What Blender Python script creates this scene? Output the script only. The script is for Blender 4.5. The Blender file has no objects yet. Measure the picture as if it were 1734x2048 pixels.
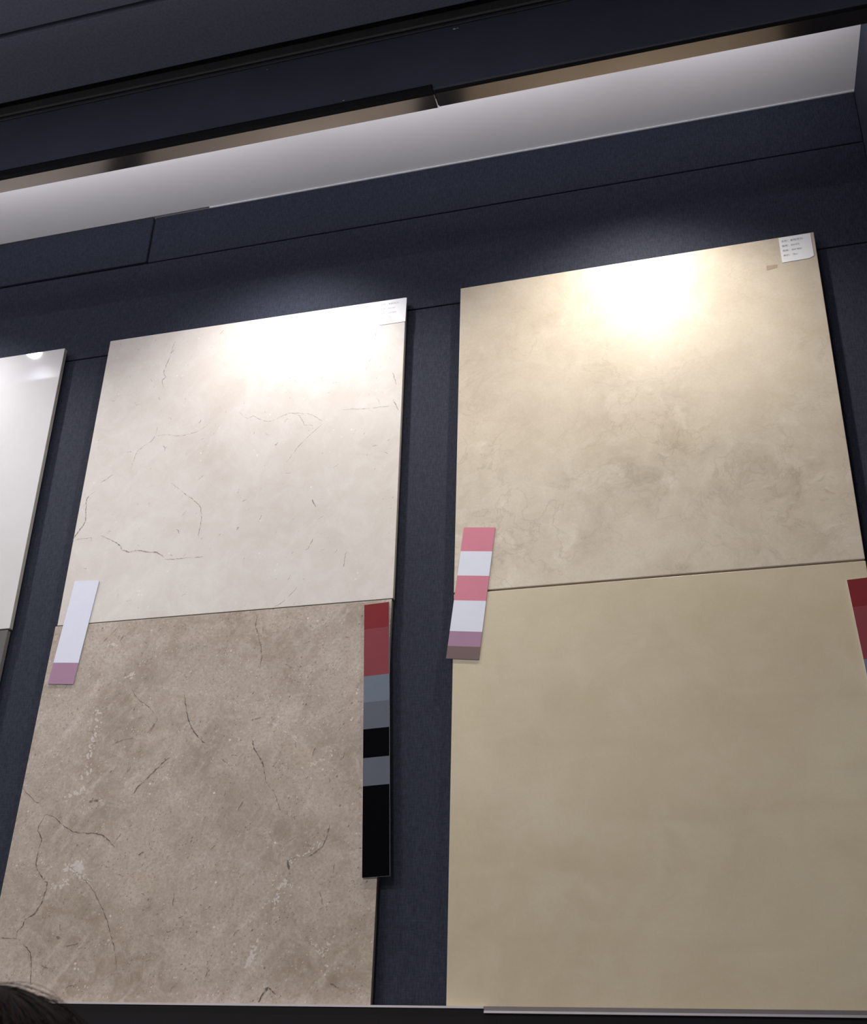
import bpy, bmesh, math, random
from mathutils import Vector, Matrix, noise

# ------------------------------------------------------------------ scene, camera, world, light
scene = bpy.context.scene
C = scene.collection
Z0 = 1.70                      # height of the ledge that carries the tiles above the floor
F_PX, CY = 2177.437, 1149.497
YAW, PITCH, ROLL = -0.2712501, 0.4468266, 0.0321496
CAM = Vector((1.17541, -1.98332, -0.14214 + Z0))

cam_d = bpy.data.cameras.new('camera')
cam = bpy.data.objects.new('camera', cam_d)
C.objects.link(cam)
fw = Vector((math.sin(YAW) * math.cos(PITCH), math.cos(YAW) * math.cos(PITCH), math.sin(PITCH)))
rt = Vector((math.cos(YAW), -math.sin(YAW), 0))
up = rt.cross(fw)
rt2 = math.cos(ROLL) * rt + math.sin(ROLL) * up
up2 = math.cos(ROLL) * up - math.sin(ROLL) * rt
m = Matrix((rt2, up2, -fw)).transposed().to_4x4()
m.translation = CAM
cam.matrix_world = m
cam_d.sensor_fit = 'HORIZONTAL'
cam_d.sensor_width = 36.0
cam_d.lens = 36.0 * F_PX / 1734.0
cam_d.shift_y = (CY - 1024.0) / 1734.0
cam_d.clip_start = 0.05
cam_d.dof.use_dof = True
cam_d.dof.focus_distance = 2.45
cam_d.dof.aperture_fstop = 21.0
scene.camera = cam

world = bpy.data.worlds.new('world')
scene.world = world
world.use_nodes = True
bgn = world.node_tree.nodes['Background']
bgn.inputs[0].default_value = (0.80, 0.88, 1.0, 1)
bgn.inputs[1].default_value = 0.05

vs = scene.view_settings
vs.view_transform = 'Standard'
vs.look = 'None'
vs.gamma = 1.0
vs.use_curve_mapping = False
vs.exposure = 0.0

SPOT_W = {'left': 46.0, 'middle': 40.0, 'right': 46.0}     # the hidden spotlights behind the valance
SPOT_COL = {'left': (1.0, 0.97, 0.97), 'middle': (1.0, 0.955, 0.92), 'right': (1.0, 0.94, 0.84)}
FILL_W = 25.5                                            # each unseen ceiling lamp, added as ambient fill
FILL_COL = (1.0, 0.985, 0.97)
COVE_W = 8.6                                             # LED strip on the back of the valance
COVE_COL = (0.96, 0.95, 1.0)

# ------------------------------------------------------------------ helpers
def link(o, parent=None):
    C.objects.link(o)
    if parent is not None:
        o.parent = parent
    return o

def tag(o, label=None, cat=None, group=None, kind=None):
    if label: o['label'] = label
    if cat: o['category'] = cat
    if group: o['group'] = group
    if kind: o['kind'] = kind
    return o

def empty(name, loc, parent=None):
    o = bpy.data.objects.new(name, None)
    o.location = loc
    o.empty_display_size = 0.05
    return link(o, parent)

def finish(bm, name, mat, parent=None, loc=None, smooth=False, bevel=0.0, seg=2):
    bmesh.ops.recalc_face_normals(bm, faces=bm.faces)
    me = bpy.data.meshes.new(name)
    bm.to_mesh(me)
    bm.free()
    for mm in (mat if isinstance(mat, (list, tuple)) else [mat]):
        me.materials.append(mm)
    if smooth:
        for p in me.polygons: p.use_smooth = True
    o = bpy.data.objects.new(name, me)
    if loc is not None: o.location = loc
    link(o, parent)
    if bevel > 0:
        b = o.modifiers.new('bevel', 'BEVEL')
        b.width = bevel; b.segments = seg; b.limit_method = 'ANGLE'
    return o

def box(bm, x0, x1, y0, y1, z0, z1):
    vs_ = [bm.verts.new(c) for c in ((x0,y0,z0),(x1,y0,z0),(x1,y1,z0),(x0,y1,z0),(x0,y0,z1),(x1,y0,z1),(x1,y1,z1),(x0,y1,z1))]
    for f in ((0,1,2,3),(4,5,6,7),(0,1,5,4),(1,2,6,5),(2,3,7,6),(3,0,4,7)):
        bm.faces.new([vs_[i] for i in f])
    return bm

def boxobj(name, dims, mat, parent=None, bevel=0.0, origin=None):
    """a box given in world coordinates x0,x1,y0,y1,z0,z1 (parents sit at the world origin or have their own location)"""
    bm = bmesh.new()
    o0 = origin or (0, 0, 0)
    x0, x1, y0, y1, z0, z1 = dims
    box(bm, x0 - o0[0], x1 - o0[0], y0 - o0[1], y1 - o0[1], z0 - o0[2], z1 - o0[2])
    return finish(bm, name, mat, parent, loc=(None if parent is not None else o0), bevel=bevel)

def prism(bm, quad, y0, y1):
    """outline in (x, z), extruded along y"""
    a = [bm.verts.new((x, y0, z)) for x, z in quad]
    b = [bm.verts.new((x, y1, z)) for x, z in quad]
    bm.faces.new(a); bm.faces.new(list(reversed(b)))
    n = len(quad)
    for i in range(n):
        bm.faces.new((a[i], a[(i + 1) % n], b[(i + 1) % n], b[i]))
    return bm

def lathe(bm, prof, seg=32):
    """profile (r, z) around z"""
    rings = []
    for r, z in prof:
        if r < 1e-6:
            rings.append([bm.verts.new((0, 0, z))])
        else:
            rings.append([bm.verts.new((r * math.cos(2 * math.pi * i / seg), r * math.sin(2 * math.pi * i / seg), z)) for i in range(seg)])
    for a, b in zip(rings, rings[1:]):
        for i in range(seg):
            j = (i + 1) % seg
            if len(a) == 1 and len(b) == 1: continue
            if len(a) == 1: bm.faces.new((a[0], b[j], b[i]))
            elif len(b) == 1: bm.faces.new((a[i], a[j], b[0]))
            else: bm.faces.new((a[i], a[j], b[j], b[i]))
    return bm

# ------------------------------------------------------------------ materials
def lin(c):
    return tuple((v / 255 / 12.92) if v / 255 <= 0.04045 else ((v / 255 + 0.055) / 1.055) ** 2.4 for v in c)

def rgba(c, a=1.0):
    return (c[0], c[1], c[2], a)

def new_mat(name):
    mt = bpy.data.materials.new(name)
    mt.use_nodes = True
    nt = mt.node_tree
    bsdf = nt.nodes['Principled BSDF']
    return mt, nt, bsdf

def N(nt, t, **kw):
    n = nt.nodes.new(t)
    for k, v in kw.items():
        if k.startswith('i_'):
            key = k[2:].replace('_', ' ')
            n.inputs[key].default_value = v
        else:
            setattr(n, k, v)
    return n

def L(nt, a, b):
    nt.links.new(a, b)

def noise_tex(nt, vec, scale, detail=4, rough=0.55, dist=0.0):
    n = N(nt, 'ShaderNodeTexNoise')
    n.inputs['Scale'].default_value = scale
    n.inputs['Detail'].default_value = detail
    n.inputs['Roughness'].default_value = rough
    n.inputs['Distortion'].default_value = dist
    L(nt, vec, n.inputs['Vector'])
    return n.outputs['Fac']

def ramp(nt, fac, p0, p1, c0=(0, 0, 0, 1), c1=(1, 1, 1, 1), interp='LINEAR'):
    r = N(nt, 'ShaderNodeValToRGB')
    r.color_ramp.interpolation = interp
    r.color_ramp.elements[0].position = p0
    r.color_ramp.elements[1].position = p1
    r.color_ramp.elements[0].color = c0
    r.color_ramp.elements[1].color = c1
    L(nt, fac, r.inputs['Fac'])
    return r.outputs['Color']

def mix(nt, fac, a, b, blend='MIX'):
    n = N(nt, 'ShaderNodeMix', data_type='RGBA', blend_type=blend)
    if isinstance(fac, (int, float)): n.inputs[0].default_value = fac
    else: L(nt, fac, n.inputs[0])
    for i, v in ((6, a), (7, b)):
        if isinstance(v, tuple): n.inputs[i].default_value = rgba(v[:3])
        else: L(nt, v, n.inputs[i])
    return n.outputs[2]

def math_n(nt, op, a, b=0.0):
    n = N(nt, 'ShaderNodeMath', operation=op)
    for i, v in ((0, a), (1, b)):
        if isinstance(v, (int, float)): n.inputs[i].default_value = v
        else: L(nt, v, n.inputs[i])
    return n.outputs[0]

def coords(nt, offset=(0, 0, 0), scale=(1, 1, 1), rot=(0, 0, 0)):
    tc = N(nt, 'ShaderNodeTexCoord')
    mp = N(nt, 'ShaderNodeMapping')
    mp.inputs['Location'].default_value = offset
    mp.inputs['Scale'].default_value = scale
    src = tc.outputs['Object']
    if any(rot):                       # turn first, stretch afterwards
        mr = N(nt, 'ShaderNodeMapping')
        mr.inputs['Rotation'].default_value = tuple(-a for a in rot)
        L(nt, src, mr.inputs['Vector'])
        src = mr.outputs['Vector']
    L(nt, src, mp.inputs['Vector'])
    return mp.outputs['Vector']

def bump(nt, bsdf, h, strength, dist=0.001):
    b = N(nt, 'ShaderNodeBump')
    b.inputs['Strength'].default_value = strength
    b.inputs['Distance'].default_value = dist
    L(nt, h, b.inputs['Height'])
    L(nt, b.outputs['Normal'], bsdf.inputs['Normal'])

def simple(name, col, rough=0.5, metal=0.0, spec=0.5, var=0.0, scale=20.0, bumps=0.0, **kw):
    mt, nt, b = new_mat(name)
    b.inputs['Roughness'].default_value = rough
    b.inputs['Metallic'].default_value = metal
    b.inputs['Specular IOR Level'].default_value = spec
    v = coords(nt)
    f = noise_tex(nt, v, scale, 5)
    lo = tuple(c * (1 - var) for c in col); hi = tuple(min(1, c * (1 + var)) for c in col)
    L(nt, mix(nt, f, lo, hi), b.inputs['Base Color'])
    if bumps: bump(nt, b, noise_tex(nt, v, scale * 8, 3), bumps)
    for k, val in kw.items():
        b.inputs[k.replace('_', ' ')].default_value = val
    return mt

def fabric(name, col, spec=0.10):
    """woven navy wall covering: fine warp and weft streaks"""
    mt, nt, b = new_mat(name)
    b.inputs['Roughness'].default_value = 0.75
    b.inputs['Specular IOR Level'].default_value = spec
    b.inputs['Sheen Weight'].default_value = 0.06
    b.inputs['Sheen Roughness'].default_value = 0.45
    b.inputs['Sheen Tint'].default_value = (0.70, 0.78, 1.0, 1)
    w1 = noise_tex(nt, coords(nt, scale=(1.0, 1.0, 0.16)), 420, 2, 0.6)
    w2 = noise_tex(nt, coords(nt, scale=(0.16, 1.0, 1.0)), 420, 2, 0.6)
    w3 = noise_tex(nt, coords(nt), 9, 3, 0.5)
    w = math_n(nt, 'ADD', math_n(nt, 'MULTIPLY', w1, 0.6), math_n(nt, 'MULTIPLY', w2, 0.4))
    f = ramp(nt, w, 0.34, 0.66)
    base = mix(nt, f, tuple(c * 0.62 for c in col), tuple(c * 1.42 for c in col))
    base = mix(nt, math_n(nt, 'MULTIPLY', w3, 0.35), base, tuple(c * 0.75 for c in col))
    L(nt, base, b.inputs['Base Color'])
    bump(nt, b, w, 0.5, 0.0006)
    return mt

def stone(name, base, dark, light, rough=0.42, spec=0.4, seed=0.0, cloud=3.0, cloud_amt=0.6,
          grain=0.5, pits=0.0, flecks=0.0, streak=0.0, swirl=0.0, tint=None, bands=0.0, fine=0.0):
    """printed porcelain: clouds, swirls, grain, dark pits and pale flecks"""
    mt, nt, b = new_mat(name)
    b.inputs['Roughness'].default_value = rough
    b.inputs['Specular IOR Level'].default_value = spec
    v = coords(nt, offset=(seed, seed * 1.7, seed * 0.6))
    c1 = ramp(nt, noise_tex(nt, v, cloud, 6, 0.62, 0.6), 0.32, 0.68)
    col = mix(nt, math_n(nt, 'MULTIPLY', c1, cloud_amt), base, dark)
    c2 = ramp(nt, noise_tex(nt, v, cloud * 3.1, 6, 0.65, 1.2), 0.42, 0.72)
    col = mix(nt, math_n(nt, 'MULTIPLY', c2, cloud_amt * 0.55), col, light)
    if swirl:
        nz = N(nt, 'ShaderNodeTexNoise'); nz.inputs['Scale'].default_value = 7.0; nz.inputs['Detail'].default_value = 3.0
        L(nt, v, nz.inputs['Vector'])
        vm = N(nt, 'ShaderNodeVectorMath', operation='MULTIPLY_ADD')
        L(nt, nz.outputs['Color'], vm.inputs[0]); vm.inputs[1].default_value = (0.16, 0.16, 0.16); L(nt, v, vm.inputs[2])
        vw = vm.outputs[0]
        sep = N(nt, 'ShaderNodeSeparateXYZ'); L(nt, coords(nt), sep.inputs[0])
        low = math_n(nt, 'SUBTRACT', 0.80, math_n(nt, 'MULTIPLY', sep.outputs['Z'], 0.9))
        msk = ramp(nt, math_n(nt, 'ADD', noise_tex(nt, v, cloud * 1.0, 2), math_n(nt, 'MULTIPLY', low, 0.30)), 0.46, 0.80)
        s1 = ramp(nt, noise_tex(nt, vw, cloud * 2.4, 9, 0.66), 0.47, 0.66)
        col = mix(nt, math_n(nt, 'MULTIPLY', math_n(nt, 'MULTIPLY', s1, msk), swirl), col, dark)
        s2 = ramp(nt, noise_tex(nt, vw, cloud * 3.6, 9, 0.66), 0.52, 0.70)
        col = mix(nt, math_n(nt, 'MULTIPLY', math_n(nt, 'MULTIPLY', s2, msk), swirl * 0.8), col, light)
        s3 = noise_tex(nt, vw, cloud * 2.0, 6, 0.6)
        s3 = ramp(nt, math_n(nt, 'ABSOLUTE', math_n(nt, 'SUBTRACT', s3, 0.5)), 0.0, 0.018, (1, 1, 1, 1), (0, 0, 0, 1))
        col = mix(nt, math_n(nt, 'MULTIPLY', math_n(nt, 'MULTIPLY', s3, msk), swirl * 0.6), col, tuple(c * 0.85 for c in dark))
    if tint:
        t1 = ramp(nt, noise_tex(nt, v, 4.2, 4, 0.55), 0.40, 0.70)
        col = mix(nt, math_n(nt, 'MULTIPLY', t1, 0.5), col, tint)
    if bands:
        vb = coords(nt, offset=(seed, 0, seed), scale=(0.16, 1.0, 1.0))
        s = ramp(nt, noise_tex(nt, vb, 14, 4, 0.55, 0.4), 0.52, 0.72)
        col = mix(nt, math_n(nt, 'MULTIPLY', s, bands), col, dark)
    if streak:
        vs_ = coords(nt, offset=(seed, 0, seed), rot=(0, math.radians(38), 0), scale=(1.0, 1.0, 0.22))
        s = ramp(nt, noise_tex(nt, vs_, 22, 5, 0.62, 0.6), 0.56, 0.74)
        col = mix(nt, math_n(nt, 'MULTIPLY', s, streak), col, light)
        vs2 = coords(nt, offset=(seed + 4, 0, seed), rot=(0, math.radians(30), 0), scale=(1.0, 1.0, 0.28))
        s = ramp(nt, noise_tex(nt, vs2, 34, 5, 0.62, 0.5), 0.60, 0.76)
        col = mix(nt, math_n(nt, 'MULTIPLY', s, streak * 0.9), col, dark)
    if grain:
        g = noise_tex(nt, v, 160, 4, 0.7)
        col = mix(nt, math_n(nt, 'MULTIPLY', ramp(nt, g, 0.45, 0.75), grain), col, dark)
        g2 = noise_tex(nt, v, 95, 4, 0.7)
        col = mix(nt, math_n(nt, 'MULTIPLY', ramp(nt, g2, 0.55, 0.78), grain * 0.8), col, light)
    if pits:
        vp = coords(nt, offset=(seed, 0, seed), rot=(0, math.radians(35), 0), scale=(1.0, 1.0, 0.55))
        vo = N(nt, 'ShaderNodeTexVoronoi', feature='F1')
        vo.inputs['Scale'].default_value = 85
        L(nt, vp, vo.inputs['Vector'])
        d = ramp(nt, vo.outputs['Distance'], 0.06, 0.17, (1, 1, 1, 1), (0, 0, 0, 1))
        sel = ramp(nt, noise_tex(nt, v, 38, 2), 0.56, 0.60)
        col = mix(nt, math_n(nt, 'MULTIPLY', math_n(nt, 'MULTIPLY', d, sel), pits), col, tuple(c * 0.45 for c in dark))
    if fine:
        for sc_, lo_, hi_, tgt in ((190, 0.10, 0.24, tuple(c * 0.5 for c in dark)), (150, 0.08, 0.22, tuple(min(0.9, c * 1.15) for c in light))):
            vf2 = coords(nt, offset=(seed + sc_ * 0.01, 0.7, seed), rot=(0, math.radians(35), 0), scale=(1.0, 1.0, 0.6))
            vo = N(nt, 'ShaderNodeTexVoronoi', feature='F1')
            vo.inputs['Scale'].default_value = sc_
            L(nt, vf2, vo.inputs['Vector'])
            d = ramp(nt, vo.outputs['Distance'], lo_, hi_, (1, 1, 1, 1), (0, 0, 0, 1))
            sel = ramp(nt, noise_tex(nt, vf2, 30, 2), 0.50, 0.58)
            col = mix(nt, math_n(nt, 'MULTIPLY', math_n(nt, 'MULTIPLY', d, sel), fine), col, tgt)
    if flecks:
        vo = N(nt, 'ShaderNodeTexVoronoi', feature='F1')
        vo.inputs['Scale'].default_value = 60
        vf = coords(nt, offset=(seed + 3.3, 1.1, seed - 2.0))
        L(nt, vf, vo.inputs['Vector'])
        d = ramp(nt, vo.outputs['Distance'], 0.05, 0.20, (1, 1, 1, 1), (0, 0, 0, 1))
        sel = ramp(nt, noise_tex(nt, vf, 26, 2), 0.60, 0.66)
        col = mix(nt, math_n(nt, 'MULTIPLY', math_n(nt, 'MULTIPLY', d, sel), flecks), col, tuple(min(0.9, c * 1.25) for c in light))
    L(nt, col, b.inputs['Base Color'])
    return mt

def vein_mat(name, col, strength, scale=60.0):
    """broken mineral line: colour with gaps"""
    mt, nt, b = new_mat(name)
    b.inputs['Base Color'].default_value = rgba(col)
    b.inputs['Roughness'].default_value = 0.5
    f = ramp(nt, noise_tex(nt, coords(nt), scale, 4, 0.65), 0.36, 0.60)
    L(nt, math_n(nt, 'MULTIPLY', f, strength), b.inputs['Alpha'])
    return mt

NAVY = (0.0255, 0.0295, 0.0455)
M = {}
M['fabric'] = fabric('navy_fabric', NAVY)
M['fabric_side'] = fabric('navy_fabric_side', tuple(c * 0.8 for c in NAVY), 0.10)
M['valance'] = simple('valance_navy_paint', (0.044, 0.050, 0.078), 0.55, spec=0.3, var=0.25, scale=6, bumps=0.08)
M['moulding'] = simple('moulding_dark_brown', (0.032, 0.030, 0.030), 0.4, var=0.3, scale=14)
M['ceil_dark'] = simple('ceiling_navy_paint', (0.15, 0.158, 0.225), 0.8, spec=0.2, var=0.3, scale=180, bumps=0.3)
M['ceil_void'] = simple('ceiling_void_black', (0.004, 0.004, 0.005), 0.9)
M['ceil_white'] = simple('niche_white_paint', (0.80, 0.78, 0.80), 0.7, var=0.05, scale=3, bumps=0.05)
M['bead'] = simple('white_sealant', (0.60, 0.60, 0.63), 0.6, spec=0.2, var=0.04)
M['strip'] = simple('bronze_mirror_metal', (0.175, 0.153, 0.138), 0.16, metal=1.0, var=0.05, scale=6)
M['lip'] = simple('black_lip_metal', (0.006, 0.006, 0.009), 0.6, spec=0.1, var=0.2)
M['wall_back_core'] = simple('dark_board', (0.006, 0.006, 0.008), 0.8, var=0.2)
M['pad'] = simple('black_foam_pad', (0.006, 0.006, 0.007), 0.9, var=0.2)
M['plinth'] = simple('black_laminate', (0.0075, 0.0065, 0.008), 0.6, spec=0.15, var=0.2, scale=5)
M['alu'] = simple('pale_aluminium', (0.62, 0.58, 0.62), 0.32, metal=0.7, var=0.1, scale=30)
M['alu_dark'] = simple('grey_aluminium', (0.20, 0.18, 0.18), 0.4, metal=0.6, var=0.1, scale=30)
M['floor'] = simple('pale_floor_tile', (0.42, 0.41, 0.40), 0.25, var=0.08, scale=2)
M['wall_shop'] = simple('showroom_grey_paint', (0.40, 0.39, 0.39), 0.7, var=0.05, scale=2)
M['black'] = simple('black_plastic', (0.01, 0.01, 0.011), 0.4, var=0.1)
M['chrome'] = simple('brushed_metal', (0.6, 0.6, 0.6), 0.3, metal=1.0, var=0.1)
M['paper'] = simple('white_paper', (0.78, 0.79, 0.83), 0.32, spec=0.6, var=0.02, scale=40)
M['paper_plain'] = simple('white_card', (0.62, 0.64, 0.76), 0.55, var=0.03, scale=40)
M['ink'] = simple('grey_ink', (0.16, 0.17, 0.20), 0.6, var=0.1)
M['ink_pale'] = simple('pale_grey_ink', (0.45, 0.47, 0.52), 0.6, var=0.1)
M['pink'] = simple('pink_print', (0.56, 0.20, 0.27), 0.7, spec=0.2, var=0.06, scale=30)
M['mauve'] = simple('mauve_print', (0.34, 0.20, 0.30), 0.7, spec=0.2, var=0.06, scale=30)
M['brown_print'] = simple('brown_print', (0.16, 0.11, 0.11), 0.7, spec=0.2, var=0.06, scale=30)
M['red'] = simple('deep_red_print', (0.17, 0.012, 0.018), 0.7, spec=0.2, var=0.08, scale=30)
M['red_dull'] = simple('dull_red_print', (0.19, 0.035, 0.045), 0.7, spec=0.2, var=0.08, scale=30)
M['slate'] = simple('slate_grey_print', (0.12, 0.15, 0.20), 0.7, spec=0.2, var=0.06, scale=30)
M['slate_dark'] = simple('dark_slate_print', (0.09, 0.10, 0.13), 0.7, spec=0.2, var=0.06, scale=30)
M['sign_black'] = simple('black_print', (0.0015, 0.0015, 0.0025), 0.9, spec=0.03, var=0.1)
M['residue'] = simple('tape_residue', (0.50, 0.40, 0.30), 0.6, var=0.1, scale=90, Alpha=0.55)
M['chip'] = simple('bare_paint_chip', (0.55, 0.54, 0.52), 0.7, var=0.2, scale=90)

# ------------------------------------------------------------------ the setting
XL, XR = -3.60, 1.612          # side walls of the niche / showroom
YB, YF = 0.021, -4.60          # face of the wall panels, opposite wall
ZN = 2.031 + Z0                # ceiling of the niche
ZC = 2.038 + Z0                # showroom ceiling

fl = tag(boxobj('floor', (XL - 0.1, XR + 0.1, YF - 0.1, 0.13, -0.10, 0.0), M['floor']), kind='structure')
wl = tag(boxobj('wall_left', (XL - 0.1, XL, YF - 0.1, 0.13, 0.0, ZC + 0.1), M['wall_shop']), kind='structure')
wf = tag(boxobj('wall_front', (XL, XR, YF - 0.1, YF, 0.0, ZC + 0.1), M['wall_shop']), kind='structure')
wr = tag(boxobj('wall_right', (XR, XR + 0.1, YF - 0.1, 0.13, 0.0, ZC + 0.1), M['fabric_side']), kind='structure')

wb = tag(boxobj('wall_back', (XL, XR, YB + 0.012, 0.13, 0.0, ZC + 0.1), M['wall_back_core']), kind='structure')
G = 0.0016
def panel(x0, x1, z0, z1, proud=0.0):
    return boxobj('fabric_panel', (x0 + G, x1 - G, YB - proud, YB + 0.012, z0 + G + Z0, z1 - G + Z0), M['fabric'], wb, bevel=0.0018)
panel(XL, -0.2146, 1.868, 2.031, 0.004)
panel(-0.2146, XR, 1.868, 2.031)
panel(XL, XR, 1.573, 1.868)
panel(XL, XR, -0.30, 1.573)

# ceilings
cn = tag(boxobj('ceiling', (XL, XR, -0.354, YB + 0.012, ZN, ZC + 0.1), M['ceil_white']), kind='structure')
c2 = tag(boxobj('ceiling', (XL, XR, YF, -0.354, ZC + 0.03, ZC + 0.1), M['ceil_void']), kind='structure')
boxobj('ceiling_panel', (XL, XR, -0.572, -0.412, ZC, ZC + 0.03), M['ceil_dark'], c2, bevel=0.002)
boxobj('ceiling_panel', (XL, XR, YF, -0.580, ZC + 0.006, ZC + 0.03), M['ceil_dark'], c2, bevel=0.002)

# valance in front of the niche: two boards with polished undersides
t1 = tag(empty('trim_1', (0, 0, 0)), kind='structure')
XJ = 0.700
boxobj('valance_board', (XL, XR, -0.400, -0.354, 1.804 + Z0, ZN - 0.006), M['valance'], t1, bevel=0.001)
boxobj('cap_moulding', (XL, XR, -0.408, -0.400, 2.000 + Z0, 2.0302 + Z0), M['moulding'], t1, bevel=0.003)
boxobj('cap_bead', (XL, XR, -0.404, -0.400, 1.988 + Z0, 1.993 + Z0), M['moulding'], t1, bevel=0.001)
for x0, x1, yf, zb, side in ((XL, XJ - 0.002, -0.400, 1.798, 0), (XJ + 0.002, XR, -0.395, 1.8005, 1)):
    boxobj('mirror_strip', (x0, x1, -0.3885 if side == 0 else -0.389, -0.354, zb + Z0, zb + 0.003 + Z0), M['strip'], t1)
    bm = bmesh.new()   # dark rounded lip at the foot of the board
    w = 0.0175 if side == 0 else 0.008
    prof = [(-0.3887, zb), (-0.3887 - w * 0.6, zb + 0.001), (-0.3887 - w, zb + 0.005), (-0.3887 - w, zb + 0.012), (-0.3887, zb + 0.012)]
    a = [bm.verts.new((x0, y, z + Z0)) for y, z in prof]
    b_ = [bm.verts.new((x1, y, z + Z0)) for y, z in prof]
    bm.faces.new(a); bm.faces.new(list(reversed(b_)))
    for i in range(5):
        bm.faces.new((a[i], a[(i + 1) % 5], b_[(i + 1) % 5], b_[i]))
    finish(bm, 'lip', M['lip'], t1)
M['glint'] = simple('white_glint', (0.9, 0.9, 0.92), 0.3)
boxobj('joint_glint', (XJ - 0.0012, XJ + 0.0006, -0.378, -0.3545, 1.7965 + Z0, 1.7985 + Z0), M['glint'], t1)  # white piece painted in for the light leaking through the joint
boxobj('joint_glint_end', (XJ - 0.0022, XJ + 0.0002, -0.389, -0.378, 1.7970 + Z0, 1.7990 + Z0), M['alu_dark'], t1)  # grey, dimmer end of the same painted streak of light
def chip(x, z, s, seed, y):
    bm = bmesh.new(); random.seed(seed)
    pts = [(x + s * math.cos(a) * random.uniform(.5, 1.3) * 1.8, z + s * math.sin(a) * random.uniform(.5, 1.2)) for a in [i * math.pi / 4 for i in range(8)]]
    prism(bm, [(px, pz + Z0) for px, pz in pts], y - 0.0006, y)
    finish(bm, 'paint_chip', M['chip'], t1)
chip(0.300, 1.974, 0.0010, 1, -0.400)
chip(0.7425, 1.9770, 0.0018, 2, -0.400)
chip(0.7500, 1.9775, 0.0012, 3, -0.400)
chip(0.496, 1.822, 0.0010, 4, -0.400)

# sealant bead between niche ceiling and wall panels
t2 = tag(boxobj('trim_2', (-0.05, XR, YB - 0.0035, YB + 0.001, ZN - 0.0032, ZN + 0.0005), M['bead'], bevel=0.001), kind='structure')
boxobj('trim_3', (XL, -0.05, YB - 0.005, YB - 0.003, ZN - 0.0015, ZN + 0.0005), M['alu_dark'])['kind'] = 'structure'

# ------------------------------------------------------------------ ledge
pl = tag(empty('display_plinth', (0, 0, 0)), 'black display ledge running along the wall under the tiles', 'ledge')
boxobj('carcass', (XL, XR, -0.030, 0.003, 0.0, Z0 - 0.004), M['plinth'], pl, bevel=0.001)
boxobj('edge_trim', (XL, 0.746, -0.032, 0.003, Z0 - 0.0040, Z0 - 0.0004), M['alu'], pl)
boxobj('edge_trim', (0.747, XR, -0.033, 0.003, Z0 - 0.0075, Z0 - 0.0004), M['alu_dark'], pl)
boxobj('edge_bead', (0.747, XR, -0.0345, -0.030, Z0 - 0.0112, Z0 - 0.0075), M['alu'], pl)

# ------------------------------------------------------------------ tiles
T = 0.012
def catmull(pts, n=10):
    P = [Vector((x, z)) for x, z in pts]
    out = []
    for i in range(len(P) - 1):
        p0 = P[max(i - 1, 0)]; p1 = P[i]; p2 = P[i + 1]; p3 = P[min(i + 2, len(P) - 1)]
        for k in range(n):
            t = k / n
            out.append(0.5 * ((2 * p1) + (p2 - p0) * t + (2 * p0 - 5 * p1 + 4 * p2 - p3) * t * t + (3 * p1 - p0 - 3 * p2 + p3) * t ** 3))
    out.append(P[-1])
    return out

def veins(name, data, mats, parent, org, quad, wscale=1.0, wob=0.0016, rag=0.7, sub=12):
    """mineral lines as hair-thin ribbons lying on the face of the tile"""
    xs = [q[0] for q in quad]; zs = [q[1] for q in quad]
    bm = bmesh.new()
    for vi, (w, tone, pts) in enumerate(data):
        mi = 0 if tone >= 0.75 else (1 if tone >= 0.48 else 2)
        c = catmull(pts, sub)
        n = len(c)
        left = []; right = []
        for i, p in enumerate(c):
            d = (c[min(i + 1, n - 1)] - c[max(i - 1, 0)])
            if d.length < 1e-7: d = Vector((1, 0))
            d.normalize(); nrm = Vector((-d.y, d.x))
            nz = noise.noise(Vector((p.x * 130, p.y * 130, vi * 3.1))) + 0.6 * noise.noise(Vector((p.x * 330, p.y * 330, vi * 7.7)))
            q = p + nrm * nz * wob
            u = i / (n - 1)
            tp = min(1.0, 0.25 + 4 * u, 0.25 + 4 * (1 - u))
            ww = w * 0.0005 * wscale * tp * (0.75 + rag * noise.noise(Vector((p.x * 210, p.y * 210, 50 + vi))) + 0.6 * rag * noise.noise(Vector((p.x * 600, p.y * 600, 80 + vi))))
            ww = max(ww, 0.00025)
            for lst, s in ((left, 1), (right, -1)):
                r = q + nrm * ww * s
                x = min(max(r.x, min(xs) + 0.002), max(xs) - 0.002); z = min(max(r.y, min(zs) + 0.002), max(zs) - 0.002)
                lst.append(bm.verts.new((x - org[0], -0.00022 - vi * 0.000004, z - org[1])))
        for i in range(n - 1):
            f = bm.faces.new((left[i], right[i], right[i + 1], left[i + 1]))
            f.material_index = mi
    o = finish(bm, name, mats, parent)
    for p in o.data.polygons:
        if p.normal.y > 0: p.flip()
    return o

def tile(label, quad, mats, edge=0.0012):
    """porcelain slab from its four corners (x, z), on foam pads against the wall panels"""
    cx = (quad[0][0] + quad[1][0]) / 2; bz = min(quad[0][1], quad[1][1])
    root = tag(empty('wall_tile', (cx, 0, bz + Z0)), label, 'tile', 'large sample tiles on the display wall')
    loc = [(x - cx, z - bz) for x, z in quad]
    bm = bmesh.new()
    prism(bm, loc, 0.0, T)
    o = finish(bm, 'slab', mats, root, bevel=edge, seg=2)
    if len(mats) > 1:
        for p in o.data.polygons:
            if abs(p.normal.y) < 0.5: p.material_index = 1
    for sx in (-1, 1):
        bm = bmesh.new()
        xm = sx * 0.25
        box(bm, xm - 0.11, xm + 0.11, T, YB, 0.03, 0.77)
        finish(bm, 'foam_pad', M['pad'], root)
    return root, (cx, bz)

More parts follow.
